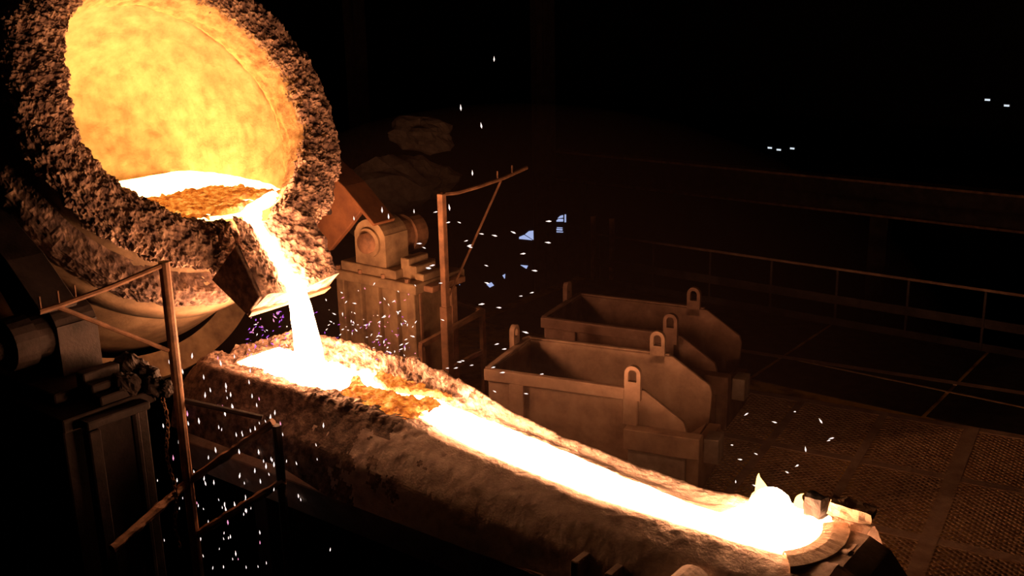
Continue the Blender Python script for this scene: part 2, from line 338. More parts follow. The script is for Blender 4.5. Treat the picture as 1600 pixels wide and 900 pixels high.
# bearing stands
def stand(sgn, label, mr=M['rust'], x0=-1.85, x1=-.42, top=1.86, yi=2.2, m=M['cast'], zb=-.02, depth=.85):
    yo = yi + depth
    Yv = (lambda y: sgn * y)
    t = empty('bearing_stand', ((x0 + x1) / 2, sgn * (yi + depth / 2), zb)); tag(t, label, 'bearing stand')
    def bx(a, b2, name, mm=m, bev=.012, par=t):
        (xa, ya, za), (xb, yb, zc) = a, b2; ya, yb = sorted((Yv(ya), Yv(yb)))
        return MB().box((xa, ya, za), (xb, yb, zc)).build(name, mm, par, bevel=bev)
    bx((x0 + .05, yi + .08, zb), (x1 - .05, yo, top - .12), 'body')
    for k in range(5):
        xk = x0 + .02 + (x1 - x0 - .18) * k / 4
        bx((xk, yi, zb), (xk + .14, yi + .10, top - .12), 'rib')
    bx((x0 - .05, yi - .06, top - .13), (x1 + .06, yo + .05, top), 'top_plate')
    bx((x0 + .15, yi - .02, top), (x1 - .3, yo - .1, top + .12), 'bearing_base')
    px, pz = PIV[sgn]
    hs = [(-.27, -.40), (.27, -.40), (.27, .12)] + arcpts(0, .02, .28, .35, math.pi - .35, 10) + [(-.27, .12)]
    hb = MB().prism(hs, (px, sgn * (yi + .02), pz), (1, 0, 0), (0, 0, 1), (0, sgn, 0), 0, .42).build('bearing_housing', m, t, bevel=.015)
    n = 28; V = []
    for r_, y_ in ((.19, -.0), (.19, -.035), (.135, -.035), (.12, .01)):
        for k in range(n):
            a = 2 * math.pi * k / n; V.append((px + r_ * math.cos(a), sgn * (yi + .02 + y_), pz + r_ * math.sin(a)))
    Fs = [(i*n+k, i*n+(k+1) % n, (i+1)*n+(k+1) % n, (i+1)*n+k) for i in range(3) for k in range(n)]
    mesh_obj('bearing_ring', V, Fs, m, hb, smooth=False)
    MB().tube([(px, sgn * (yi - .03), pz), (px, sgn * (yi + .05), pz)], [.10, .12], 20).build('pin_end', mr, hb)
    MB().tube([(px + .02, sgn * (yi + .42), pz), (px + .02, sgn * (yi + .62), pz)], .22, 22).build('bearing_cap', mr, t)
    MB().tube([(px + .02, sgn * (yi + .62), pz), (px + .02, sgn * (yi + .84), pz)], [.26, .25], 22).build('end_cap', mr, t)
    for k in range(3):
        bx((x1 - .34 + .12 * k, yi + .12, top + .0), (x1 - .20 + .12 * k, yi + .5, top + .26 - .085 * k), 'wedge_block')
    for k in range(4):
        xk = x0 + .1 + k * (x1 - x0 - .2) / 3
        MB().tube([(xk, sgn * (yi - .02), top), (xk, sgn * (yi - .02), top + .05)], .035, 6).build('anchor_bolt', mr, t)
    MB().tube([(x1 - .06, sgn * (yi + .12), zb), (x1 - .06, sgn * (yi + .12), top - .13)], .05, 10).build('corner_pipe', mr, t)
    bx((x1 - .02, yo - .28, zb), (x1 + .10, yo - .16, top - .18), 'side_post', mr)
    bx((x1 - .1, yi + .1, top - .12), (x1 + .20, yo - .1, top - .04), 'side_ledge', mr)
    return t
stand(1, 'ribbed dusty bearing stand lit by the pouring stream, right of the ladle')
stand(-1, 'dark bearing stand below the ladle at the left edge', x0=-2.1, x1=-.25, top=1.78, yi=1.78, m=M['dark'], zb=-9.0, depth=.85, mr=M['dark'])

# ================================================================== RUNNER (trough)
runner = empty('metal_runner', (2.2, 0, 0)); tag(runner, 'long sand-lined runner trough carrying the glowing stream down to the right', 'runner trough')
XT = [-1.35, -1.15, -.85, -.2, .5, 1.2, 1.7, 2.3, 3.0, 3.9, 4.6, 5.1, 5.6, 5.95]
ctrl = {  # far outer, far crest, far shore, near shore, near crest, near shoulder: (Y, z)
 'fo': [( .80, .9)] * 2 + [(.92, .95)] * 5 + [(.95, .85)] * 7,
 'fc': [(.30,1.45),(.52,1.52),(.64,1.62),(.66,1.68),(.66,1.67),(.64,1.62),(.62,1.55),(.58,1.39),(.52,1.29),(.46,1.235),(.46,1.20),(.62,1.19),(.64,1.22),(.60,1.24)],
 'fs': [(.15,1.48),(.30,1.46),(.42,1.40),(.46,1.39),(.50,1.37),(.47,1.35),(.38,1.33),(.34,1.31),(.28,1.285),(.15,1.255),(.09,1.23),(.06,1.21),(.05,1.20),(.05,1.24)],
 'ns': [(-.10,1.48),(-.12,1.46),(-.12,1.41),(-.16,1.40),(-.10,1.375),(-.02,1.355),(-.03,1.335),(-.20,1.315),(-.27,1.285),(-.32,1.255),(-.28,1.23),(-.25,1.21),(-.18,1.20),(-.15,1.24)],
 'nc': [(-.35,1.46),(-.48,1.50),(-.54,1.52),(-.50,1.52),(-.42,1.50),(-.35,1.47),(-.30,1.41),(-.34,1.325),(-.37,1.285),(-.42,1.25),(-.37,1.225),(-.33,1.205),(-.36,1.20),(-.40,1.21)],
 'nm': [(-.58,1.30),(-.62,1.32),(-.64,1.32),(-.62,1.30),(-.56,1.28),(-.54,1.29),(-.54,1.28),(-.58,1.235),(-.63,1.20),(-.66,1.17),(-.63,1.15),(-.60,1.14),(-.60,1.14),(-.60,1.14)],
 'no': [(-.84, .80)] * 5 + [(-.90,.72)] * 4 + [(-.92,.78)] * 5,
}
def cv(k, X): a = np.array(ctrl[k]); return np.interp(X, XT, a[:, 0]), np.interp(X, XT, a[:, 1])
nX, nY = 400, 150
gx = np.linspace(-1.35, 5.95, nX); V = np.zeros((nX, nY, 3)); tpar = np.linspace(0, 1, nY)
def zsurf(x): return 1.40 - .0362 * x
for i, x in enumerate(gx):
    ks = [cv(k, x) for k in ('fo', 'fc', 'fs')]; ke = [cv(k, x) for k in ('ns', 'nc', 'nm', 'no')]
    fsY, fsZ = ks[2]; nsY, nsZ = ke[0]
    mid = ((fsY + nsY) / 2, min(fsZ, nsZ) - .10)
    pts = [(ks[0][0], -.05)] + ks[:2] + [((ks[1][0] + fsY) / 2 - .01, (ks[1][1] + fsZ) / 2 - .035), (fsY, fsZ), mid] + ke[:3] + [(ke[2][0] * .42 + ke[3][0] * .58 - .015, ke[2][1] * .62 + ke[3][1] * .38)] + ke[3:]
    pts = np.array(pts); w_ = np.array([.10, .14, .10, .10, .12, .12, .09, .10, .09, .10])
    tt = np.concatenate(([0], np.cumsum(w_ / w_.sum())))
    V[i, :, 0] = x; V[i, :, 1] = np.interp(tpar, tt, pts[:, 0]); V[i, :, 2] = np.interp(tpar, tt, pts[:, 1])
# smooth the profile a little, then hollow the end basin and roughen
for _ in range(8): V[:, 1:-1, 1:] = (V[:, :-2, 1:] + 2 * V[:, 1:-1, 1:] + V[:, 2:, 1:]) / 4
bx_ = np.sqrt(((V[..., 0] - 5.30) / .36) ** 2 + ((V[..., 1] - .24) / .38) ** 2)
V[..., 2] = np.where(V[..., 2] > .9, np.minimum(V[..., 2], np.interp(bx_, [0, .8, 1.05, 1.3], [1.1, 1.12, 1.26, 1.6])), V[..., 2])
N = np.cross(np.gradient(V, axis=1), np.gradient(V, axis=0)); N /= np.linalg.norm(N, axis=2, keepdims=True) + 1e-9
N *= np.sign(N[..., 2:3] + 1e-6)
far = np.clip((V[..., 1] - .05) / .3, 0, 1); near_out = np.clip((-.35 - V[..., 1]) / .15, 0, 1)
head = np.clip((2.2 - V[..., 0]) / 1.2, 0, 1)
amp = .16 + .28 * far + .6 * head * (1 - near_out) - .06 * near_out
dsp = amp * (.022 * fbm(V * 5, 2, 51) + (.018 + .014 * head) * fbm(V * 14, 2, 55) + (.007 + .008 * head) * fbm(V * 34, 2, 59))
V = V + N * dsp[..., None]
Fb = np.array(grid_faces(nX, nY)); Cb = V.reshape(-1, 3)[Fb[:, 0]]
hd = Cb[:, 0] + .75 * fbm(Cb * 5, 4, 77, .6) < 1.55                     # the head is caked with old slag, the rest is clean sand
for nm_, sel, mm in (('slag_caked_head', hd, M['headcrust']), ('sand_bed', ~hd, M['bank'])):
    used, inv = np.unique(Fb[sel], return_inverse=True)
    mesh_obj(nm_, V.reshape(-1, 3)[used], inv.reshape(-1, 4).tolist(), mm, runner, smooth=False)
# steel casing under the bed
b = MB()
b.prism([(-.70, .85), (-.86, .70), (-.74, .30), (.80, .30), (.86, .60), (.80, .80)], (0, 0, 0), (0, 1, 0), (0, 0, 1), (1, 0, 0), -1.2, 5.9)
b.build('casing', M['slab'], runner, bevel=.01)
for x in (4.10, 4.42):
    MB().box((x, -.99, -.4), (x + .07, -.80, 1.04)).build('casing_rib', M['slab'], runner, bevel=.008)
for x in (-.4, 2.0, 4.3):
    MB().box((x, -.55, -9.0), (x + .22, -.33, .31)).build('leg', M['dark'], runner, bevel=.01)
MB().tube([(5.05, -.95, 1.02), (5.05, -.70, 1.02)], .16, 22).build('pipe_stub', M['slab'], runner)
# end casing
b = MB()
b.prism([(5.78, .30), (5.78, 1.22), (5.98, 1.22), (6.15, 1.15), (6.75, .42), (6.75, .1)], (0, -.16, 0), (1, 0, 0), (0, 0, 1), (0, 1, 0), 0, .60)
b.build('end_casing', M['slab'], runner, bevel=.015)
# curved refractory lip at the basin's end
n = 26; Vv = []
for k in range(n + 1):
    a = math.radians(-50 + 85 * k / n)
    for r_, z_ in ((.33, 1.12), (.35, 1.215), (.38, 1.245), (.46, 1.25), (.58, 1.235), (.66, 1.0)):
        j = random.uniform(-.004, .004)
        Vv.append((5.30 + (r_ + j) * math.cos(a), .12 + (r_ + j) * math.sin(a) * 1.15, z_ + j * .6))
mesh_obj('basin_lip', Vv, grid_faces(n + 1, 6), M['brick'], runner, smooth=False)

# liquid metal
def metal_sheet(name, label, X0, X1, nx, width, zf, noise=.006, seed=70, ny=24):
    xs = np.linspace(X0, X1, nx); V = np.zeros((nx, ny, 3))
    for i, x in enumerate(xs):
        a, c = width(x); V[i, :, 0] = x; V[i, :, 1] = np.linspace(a, c, ny); V[i, :, 2] = zf(x)
    V[..., 2] += noise * fbm(V * 9, 2, seed) + (1 - np.linspace(-1, 1, ny) ** 2)[None] * np.interp(xs, [1.5, 2.0, 5.0, 5.15, 5.5], [.008, .07, .07, .12, .05])[:, None]
    o = mesh_obj(name, V.reshape(-1, 3), grid_faces(nx, ny), M['metal'], None, smooth=True); tag(o, label, 'molten metal'); return o
def wid(x):
    f, n_ = cv('fs', x)[0], cv('ns', x)[0]; e = .05 if x < 1.6 else -.015
    if x > 4.9: f = max(f, .62 * min(1, (x - 4.9) / .12))
    return (n_ - e, f + e)
metal_sheet('runner_stream', 'white-hot stream of molten metal flowing along the sand runner', -.95, 5.62, 330, wid, zsurf, .010)
# metal welling up in the end basin
o = lump('metal_upwelling', (5.23, .24, 1.22), .19, M['metal'], 501, .16, (1.0, .9, 1.35), 18, freq=1.8); tag(o, 'white-hot metal welling up in the basin at the runner end', 'molten metal')
for p_ in o.data.polygons: p_.use_smooth = True
# falling stream
path = []
for k in range(26):
    t = k / 25; x = -.12 + .22 * t; z = 2.50 - .30 * t - .85 * t * t
    path.append((x, 0.0, z))
rad = [np.interp(k / 25, [0, .15, .6, 1], [.07, .085, .125, .165]) for k in range(26)]
fs_ = MB().tube([Vector(p) for p in path], rad, 18, .03).build('falling_stream', M['metal'], None, smooth=True)
tag(fs_, 'white-hot column of metal falling from the ladle spout', 'molten metal')
# stream over the lip and down the spout
pts = [(-1.25, .78, 3.10, .07), (-1.02, .42, 3.10, .09), (-.84, .12, 3.09, .11), (-.70, .02, 3.03, .10), (-.58, .0, 2.93, .065), (-.36, .0, 2.70, .04), (-.17, .0, 2.50, .045), (-.06, 0, 2.40, .06)]
V = []
for i in range(len(pts) * 6 - 5):
    t = i / 6; k = min(int(t), len(pts) - 2); f = t - k; p = np.array(pts[k]) * (1 - f) + np.array(pts[k + 1]) * f
    q = np.array(pts[k + 1]) - np.array(pts[k]); d = q[:3] / np.linalg.norm(q[:3])
    side = np.cross(d, (0, 0, 1.)); side /= np.linalg.norm(side)
    up = np.cross(side, d); wv = p[3] * (1 + .25 * vnoise(np.array((i * .7, 0, 0)), 5))
    for s_, h_ in ((-1, -.03), (-.6, .02), (0, .035), (.6, .02), (1, -.03)): V.append(p[:3] + side * s_ * wv + up * (h_ + .04))
o = mesh_obj('lip_stream', V, grid_faces(len(V) // 5, 5), M['metal'], None, smooth=True)
tag(o, 'narrow glowing stream running over the ladle lip and down its spout', 'molten metal')
# metal bath inside the ladle: horizontal surface at the lip level
ZB = 3.085
offs = np.linspace(-.02, -2.62, 60); V = np.zeros((60, 40, 3))
for i, of in enumerate(offs):
    r_ = 1.44 if of > -.5 else 1.60
    s_ = (ZB - LC[2] - of * LN[2]) / (LU[2]); s_ = max(s_, -r_ + 1e-3); hw = math.sqrt(max(r_ * r_ - s_ * s_, 1e-5))
    for j in range(40):
        y = hw * (2 * j / 39 - 1); V[i, j] = LC + of * LN + s_ * LU + y * LA
V[..., 2] += .008 * fbm(V * 6, 2, 90)
o = mesh_obj('ladle_bath', V.reshape(-1, 3), grid_faces(60, 40), M['bath'], None, smooth=True)
tag(o, 'white-hot bath of molten metal inside the ladle mouth', 'molten metal')
# slag floating on the baths
def slag_sheet(name, label, X0, X1, Y0, Y1, zf, thr, seed, nx=170, ny=90, keep=None, hgt=.05):
    gx_ = np.linspace(X0, X1, nx); gy_ = np.linspace(Y0, Y1, ny); A, B = np.meshgrid(gx_, gy_, indexing='ij')
    P = np.stack([A, B, np.zeros_like(A)], -1)
    h = fbm(P * 4.2, 3, seed); 
    if keep is not None: h = h + keep(A, B)
    z = zf(A) + np.clip((h - thr) * .22, -.03, hgt) + .02 * fbm(P * 15, 2, seed + 3) * np.clip((h - thr) * 4, 0, 1) + .010 * fbm(P * 36, 2, seed + 4)
    P[..., 2] = z
    F_ = np.array(grid_faces(nx, ny)); hz = (z - zf(A)).reshape(-1)
    F_ = F_[(hz[F_] > -.015).any(1)]
    used, inv = np.unique(F_, return_inverse=True)
    o = mesh_obj(name, P.reshape(-1, 3)[used], inv.reshape(-1, 4).tolist(), M['hotslag'], None); tag(o, label, 'slag crust'); return o
slag_sheet('slag_crust', 'broken dark orange slag crust floating on the bath at the ladle lip', -2.55, -.92, -.62, .95, lambda a: ZB + 0 * a, -.05, 101,
           keep=lambda a, b: .9 - 1.1 * np.abs((a + 1.65) / .75) ** 3 - 2.0 * np.clip(.28 - np.abs((b - .2) - (-(a + .85)) * 1.6 + .0), 0, 1) * (a > -1.3) - 3 * np.clip(a + 1.05, 0, 1))
slag_sheet('slag_crust', 'glowing orange slag crust floating on the pool below the falling stream',   .40, 1.70, -.28, .52, lambda a: zsurf(a) + .022, -.05, 141,
           keep=lambda a, b: .75 - .8 * np.abs((a - 1.15) / .6) ** 4 - 2.2 * np.clip(.10 - np.abs(b - (.30 + .08 * np.sin(a * 5))), 0, 1) * 6, hgt=.035)

# ================================================================== BRACKET POSTS
def bracket_post(name, label, X, Y, z0, z1, arm, spikes, strut, r, m, square=False):
    t = empty(name, (X, Y, z0)); tag(t, label, 'post')
    if square:
        MB().obox((X, Y, z0), (X, Y, z1), r * 2, r * 2, (1, 0, 0)).build('post', m, t, bevel=.008)
        MB().obox((X, Y, z0), (X, Y, 1.55), r * 2.7, r * 2.7, (1, 0, 0)).build('post_sleeve', m, t, bevel=.008)
    else:
        MB().tube([(X, Y, z0 + (z1 - z0) * k / 14) for k in range(15)], r, 10, .10).build('post', m, t)
    MB().tube(arm, .026, 8, .08).build('arm', m, t)
    for p in spikes: MB().tube([p, (p[0], p[1], p[2] + .13)], .011, 6).build('spike', m, t)
    MB().tube(strut, .022 if not square else .015, 8).build('strut', m, t)
    return t
bracket_post('bracket_post', 'rusty pipe post with bent arm, in front of the ladle belly', -.15, -1.5, -9.0, 2.99,
    [(-.15, -1.46, 2.97), (-.15, -1.75, 2.93), (-.15, -2.1, 2.88), (-.15, -2.55, 2.84), (-.15, -2.77, 2.83)],
    [(-.15, -2.75, 2.83), (-.15, -2.58, 2.84), (-.15, -2.42, 2.855)], [(-.15, -2.6, 2.83), (-.15, -1.56, 2.13)], .052, M['rust'])
bracket_post('bracket_post', 'dusty square post with thin rising arm, right of the ribbed stand', -.14, 2.45, -.02, 2.98,
    [(-.14, 2.45, 2.97), (-.14, 2.75, 2.94), (-.14, 3.2, 2.95), (-.14, 3.7, 2.98), (-.14, 4.18, 3.04)],
    [(-.14, 3.55, 2.96), (-.14, 3.86, 2.99)], [(-.14, 3.62, 2.95), (-.14, 2.63, 1.79), (-.14, 2.5, 1.66)], .042, M['rust'], True)

# railing of round pipes below the spout, caked with slag
t = empty('pipe_railing', (-.15, -1.0, -9.0)); tag(t, 'slag-caked pipe railing in the dark below the runner head', 'railing')
for a, b_ in (((-.15, -1.5, .73), (.62, -1.0, 1.38)), ((-.15, -1.5, .13), (.70, -1.0, .78)), ((-.15, -1.5, .73), (.02, -2.5, .50))):
    P_ = [Vector(a).lerp(Vector(b_), k / 18) for k in range(19)]
    MB().tube(P_, [.038 + .012 * abs(vnoise(np.array((k * .9, a[2], 0)), 3)) for k in range(19)], 8, .15).build('rail', M['rust'], t)
MB().tube([(-.15, -1.45, 1.58), (.42, -.97, 1.37)], .03, 8).build('rail', M['dark'], t)
MB().tube([(.66, -1.0, -9), (.66, -1.0, 1.36)], .045, 8).build('stanchion', M['dark'], t)
# chain on the dark stand
t = empty('hanging_chain', (-.2, -1.70, .3)); tag(t, 'rusty chain hanging down beside the dark bearing stand', 'chain')
for k in range(26):
    V = []; n = 10; z = 1.68 - k * .062; sw = .04 * math.sin(k * .5)
    for i in range(n):
        a = 2 * math.pi * i / n; cx, cz = .018 * math.cos(a), .036 * math.sin(a)
        V.append((-.12 + sw + (cx if k % 2 else 0), -1.70 + (0 if k % 2 else cx), z + cz))
    V.append(V[0]); MB().tube(V, .008, 5).build('link', M['rust'], t)
# crumbled slag heap on the dark stand
for k, (x, y, z, r) in enumerate(((-.55, -1.72, 1.90, .16), (-.36, -1.70, 1.86, .12), (-.20, -1.72, 1.83, .10), (-.75, -1.74, 1.88, .12), (-.30, -1.95, 1.86, .13), (-.1, -1.66, 1.80, .07))):
    o = lump('slag_lump', (x, y, z - .02), r, M['dark'], 300 + k)
    tag(o, ('largest dark slag lump in the heap on the dark stand', 'dark slag lump right of the largest one on the dark stand', 'dark slag lump just above the hanging chain',
            'leftmost dark slag lump in the heap on the dark stand', 'dark slag lump in front of the heap, nearest the camera', 'smallest dark slag lump at the right end of the heap')[k], 'slag lump', 'slag lumps on the dark stand')

# ================================================================== CHARGING BOXES
def charging_box(label, loc, ang, m):
    t = empty('charging_box', loc, ang); tag(t, label, 'charging box', 'open steel charging boxes')
    W = 1.2; prof = [(0, .02), (0, 1.2), (1.85, 1.2), (2.30, .90), (2.33, .80), (2.30, .36), (1.95, .02)]
    kw = dict(local=True, bevel=.008)
    for y0, y1 in ((0, .05), (W - .05, W)):
        MB().prism(prof, (0, 0, 0), (1, 0, 0), (0, 0, 1), (0, 1, 0), y0, y1).build('side_panel', m, t, **kw)
    MB().box((0, .05, .02), (.05, W - .05, 1.2)).build('end_panel', m, t, **kw)
    MB().prism([(.05, .06), (1.93, .06), (2.28, .38), (2.28, .44), (1.9, .12), (.05, .12)], (0, 0, 0), (1, 0, 0), (0, 0, 1), (0, 1, 0), .05, W - .05).build('bottom_panel', m, t, **kw)
    MB().box((-.03, -.05, 1.08), (1.66, .02, 1.22)).build('top_rail', m, t, **kw)
    MB().box((-.03, W - .02, 1.10), (1.80, W + .04, 1.22)).build('top_rail', m, t, **kw)
    MB().box((-.05, .02, 1.10), (.03, W - .02, 1.22)).build('top_rail', m, t, **kw)
    MB().box((.28, -.045, .02), (.46, 0, 1.08)).build('rib', m, t, **kw)
    MB().box((1.64, -.06, .80), (1.80, 0, 1.2)).build('rib', m, t, **kw)
    def lug(x, y, wd=.18, h=.27, across=False):
        o_ = [(-wd/2, -.12), (-wd/2, h - wd/2)] + arcpts(0, h - wd/2, wd/2, math.pi, 0, 10)[1:] + [(wd/2, -.12)]
        i_ = [(-wd*.26, .09), (-wd*.26, h - wd/2)] + arcpts(0, h - wd/2, wd*.26, math.pi, 0, 10)[1:] + [(wd*.26, .09)]
        V = []; 
        for yy_ in (-.03, .03):
            for q in o_: V.append((x + q[0], y + yy_, 1.22 + q[1]))
            for q in i_: V.append((x + q[0], y + yy_, 1.22 + q[1]))
        n = len(o_); Fs = []
        for base, fl_ in ((0, False), (2 * n, True)):
            for k in range(n):
                q = (base + k, base + (k + 1) % n, base + n + (k + 1) % n, base + n + k); Fs.append(q if fl_ else q[::-1])
        for k in range(n):
            Fs.append((k, (k+1) % n, 2*n + (k+1) % n, 2*n + k)); Fs.append((n + (k+1) % n, n + k, 3*n + k, 3*n + (k+1) % n))
        if across: V = [(x + (q[1] - y), y - (q[0] - x), q[2]) for q in V]
        mesh_obj('lifting_lug', V, Fs, m, t, local=True)
    lug(1.745, -.045); lug(1.66, W - .02); lug(-.06, W - .30, .17, .24, True)
    MB().box((1.68, -.17, .56), (2.52, -.01, .80)).build('saddle_beam', m, t, **kw)
    MB().box((1.72, -.13, .02), (2.36, -.01, .55)).build('saddle_block', M['slab'] if m is M['skip'] else m, t, **kw)
    MB().box((2.36, -.10, .10), (2.50, .9, .55)).build('nose_beam', m, t, **kw)
    MB().box((2.50, .10, .42), (2.66, .36, .70)).build('nose_block', M['slab'], t, **kw)
    return t
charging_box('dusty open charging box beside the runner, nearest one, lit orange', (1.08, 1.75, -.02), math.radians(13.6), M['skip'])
charging_box('dim open charging box standing behind the brightly lit one', (.48, 3.68, -.02), math.radians(11), M['skip_dim'])

# ================================================================== BLOCKS AT THE RUNNER'S END
def chunk(name, label, cat, c, h, rz, m, tilt=0.0, seed=0):
    """a rough-edged block: subdivided box with worn faces"""
    n = 7; V = []; Fs = []
    idx = {}
    def vid(p):
        k = tuple(np.round(p, 5))
        if k not in idx: idx[k] = len(V); V.append(p)
        return idx[k]
    for ax in range(3):
        for sg in (-1, 1):
            for i in range(n):
                for j in range(n):
                    q = []
                    for a, b_ in ((i, j), (i + 1, j), (i + 1, j + 1), (i, j + 1)):
                        p = [0, 0, 0]; p[ax] = sg; p[(ax + 1) % 3] = 2 * a / n - 1; p[(ax + 2) % 3] = 2 * b_ / n - 1; q.append(vid(p))
                    Fs.append(q if sg > 0 else q[::-1])
    V = np.array(V, float) * np.array(h); V = V + .012 * np.stack([fbm(V * 16 + 9 * k, 2, seed + k) for k in range(3)], -1)
    o = mesh_obj(name, V, Fs, m); o.location = c; o.rotation_euler = (0, tilt, rz); tag(o, label, cat); return o
chunk('firebrick', 'pale firebrick lying across the corner of the runner end', 'brick', (5.80, .50, 1.36), (.17, .08, .05), .10, M['brick'], .05, 3)
chunk('iron_block', 'small dark iron block standing beside the firebrick at runner end', 'block', (5.52, .45, 1.335), (.075, .06, .085), -.20, M['soot_shade'], 0, 5)  # shade on its camera-facing sides is put into the near-black colour
# flames licking over the end basin
def flame(label, c, h, r, seed):
    n, k = 16, 12; V = []
    for i in range(n):
        t = i / (n - 1); rr = r * (1 - t) ** .8 * (.75 + .5 * math.sin(t * 3.0 + .4)) + .002
        ox = .05 * t * math.sin(t * 4 + seed); oy = .03 * t * math.cos(t * 5 + seed)
        for j in range(k):
            a = 2 * math.pi * j / k; q = rr * (1 + .35 * vnoise(np.array((j * .9, t * 4, seed)), 8)); V.append((c[0] + ox + q * math.cos(a), c[1] + oy + q * math.sin(a), c[2] + h * t))
    o = mesh_obj('flame', V, grid_faces(n, k, cv=True), M['flame'], None, True); tag(o, label, 'flame', 'flames at the runner end'); return o
flame('tall yellow flame tongue left of the glowing end basin', (5.03, .50, 1.19), .25, .09, 1.0)
flame('short yellow flame at the right rim of the end basin', (5.36, .54, 1.20), .16, .05, 2.6)

# ================================================================== RAILINGS AND BACKGROUND
t = empty('guard_rail', (-.255, 2.8, -.02)); tag(t, 'dim angle-iron guard rail right behind the square post', 'railing')
MB().obox((-.255, 2.08, 1.12), (-.255, 3.32, 1.24), .06, .06).build('top_rail', M['rust'], t)
MB().obox((-.255, 3.32, 1.24), (-1.5, 3.62, 1.24), .06, .06).build('top_rail', M['rust'], t)
MB().obox((-.255, 2.08, .60), (-.255, 3.32, .70), .05, .05).build('mid_rail', M['rust'], t)
for p in ((-.255, 2.10), (-.255, 3.30), (-1.5, 3.6)): MB().obox((*p, -.02), (*p, 1.24 if p[1] > 3 else 1.12), .06, .06, (1, 0, 0)).build('stanchion', M['rust'], t)
t = empty('platform_railing', (3, 9.1, -.02)); tag(t, 'long low railing along the far edge of the working platform', 'railing')
MB().tube([(-2.2, 8.95, .93), (9.5, 9.05, .93)], .022, 8).build('top_rail', M['skip_dim'], t)
MB().obox((-2.2, 8.97, .42), (9.5, 9.07, .42), .03, .14).build('mid_rail', M['dark'], t)
MB().obox((-2.2, 8.97, .02), (9.5, 9.07, .02), .03, .18).build('toe_board', M['dark'], t)
for k in range(11): MB().obox((-2.1 + k * 1.12, 9.02, -.02), (-2.1 + k * 1.12, 9.02, .93), .035, .035, (1, 0, 0)).build('stanchion', M['dark'], t)
for dx in (-.15, .25): MB().obox((-2.1 + dx, 9.0, -.02), (-2.1 + dx, 9.0, 1.25), .07, .07, (1, 0, 0)).build('end_post', M['rust'], t)
o = MB().obox((2.6, 7.10, -.02), (9.4, 6.98, -.02), .035, .05).build('floor_rail', M['grate']); tag(o, 'thin bright steel rail lying along the dark floor plates', 'rail')
t = empty('crane_girder', (0, 16, -9)); tag(t, 'long dim reddish girder crossing the far hall', 'girder')
MB().box((-8, 15.85, .38), (15.9, 15.95, 1.05)).build('web', M['dark'], t)
MB().box((-8, 15.7, 1.05), (15.9, 16.1, 1.10)).build('flange', M['rust'], t); MB().box((-8, 15.7, .33), (15.9, 16.1, .38)).build('flange', M['rust'], t)
for x in (-7.5, 0.5, 8.5): MB().box((x, 15.75, -9), (x + .4, 16.05, .33)).build('support', M['dark'], t)
def hcol(label, x, y):
    t = empty('steel_column', (x, y, -9)); tag(t, label, 'column')
    for dx in (-.2, .17): MB().box((x + dx, y - .2, -9), (x + dx + .03, y + .2, 13.9)).build('flange', M['dark'], t)
    MB().box((x - .17, y - .015, -9), (x + .17, y + .015, 13.9)).build('web', M['dark'], t)
hcol('dim steel hall column rising behind the ladle mouth', -12.4, 13.2)
hcol('faint steel hall column in the dark behind the tall square post', -6.6, 13.5)
for k, (c, r, sq, lab) in enumerate((((-6.9, 9.6, 2.35), .62, (1.1, .7, .55), 'pale jagged skull lump topmost on the scrap heap'),
        ((-8.7, 8.0, 2.2), .55, (1.1, .8, .6), 'pale jagged skull lump just right of the ladle mouth'),
        ((-7.0, 9.4, 1.35), .75, (1.2, .9, .6), 'grey skull lump lying below the topmost one on the heap'),
        ((-7.9, 8.7, .9), 1.1, (1.5, .9, .8), 'dark wide skull lump at the bottom of the scrap heap'))):
    o = lump('scrap_skull', c, r, M['slab'], 400 + k, .42, sq, 16, freq=1.5); tag(o, lab, 'scrap lump', 'skull lumps on the scrap heap')
o = MB().prism([(-11.2, -9), (-10.8, -.3), (-9.4, .55), (-6.9, .45), (-6.6, -.6), (-6.6, -9)], (0, 8.0, 0), (1, 0, 0), (0, 0, 1), (0, 1, 0), 0, 2.4).build('scrap_bunker', M['soot_shade'], bevel=.15)
tag(o, 'dark bunker carrying the scrap heap behind the bearing stand', 'bunker')
# daylight seen through broken openings low in the far wall
def pix(x, y, Yp):
    d = FW + RT * ((x - 800) / F_PX) - UP * ((y - 450) / F_PX); return CAM + d * ((Yp - CAM.y) / d.y)
panes = [[(812,370),(819,367),(832,375),(812,373)], [(821,366),(827,361),(835,360),(835,375)],
         [(868,346),(873,342),(880,342),(880,346)], [(872,341),(876,337),(880,336),(880,340)], [(883,335),(884.5,335),(884.5,347),(883,347)],
         [(865,357),(879,358),(879,360),(865,359)], [(871,355),(879,355.5),(879,356.5),(871,356)], [(865,361),(880,362),(880,363),(865,362.5)],
         [(675,436),(685,431),(686,439)], [(702,435),(708,438),(708,443),(702,443)], [(711,439),(719,445),(711,442)],
         [(761,444),(768,441),(772,446),(766,449)], [(814,414),(825,415),(823,419.5)], [(786,430),(789.5,428),(789,435)]]
for k, pp in enumerate(panes):
    V = [pix(x, y, 25.99) for x, y in pp]; b = MB(); n = len(V)
    b.add(V + [v + Vector((0, -.04, 0)) for v in V], [tuple(range(n)), tuple(range(n, 2 * n))[::-1]] + [(i, (i + 1) % n, n + (i + 1) % n, n + i) for i in range(n)])
    struct(b.build('window_%d' % (k + 1), M['day']))
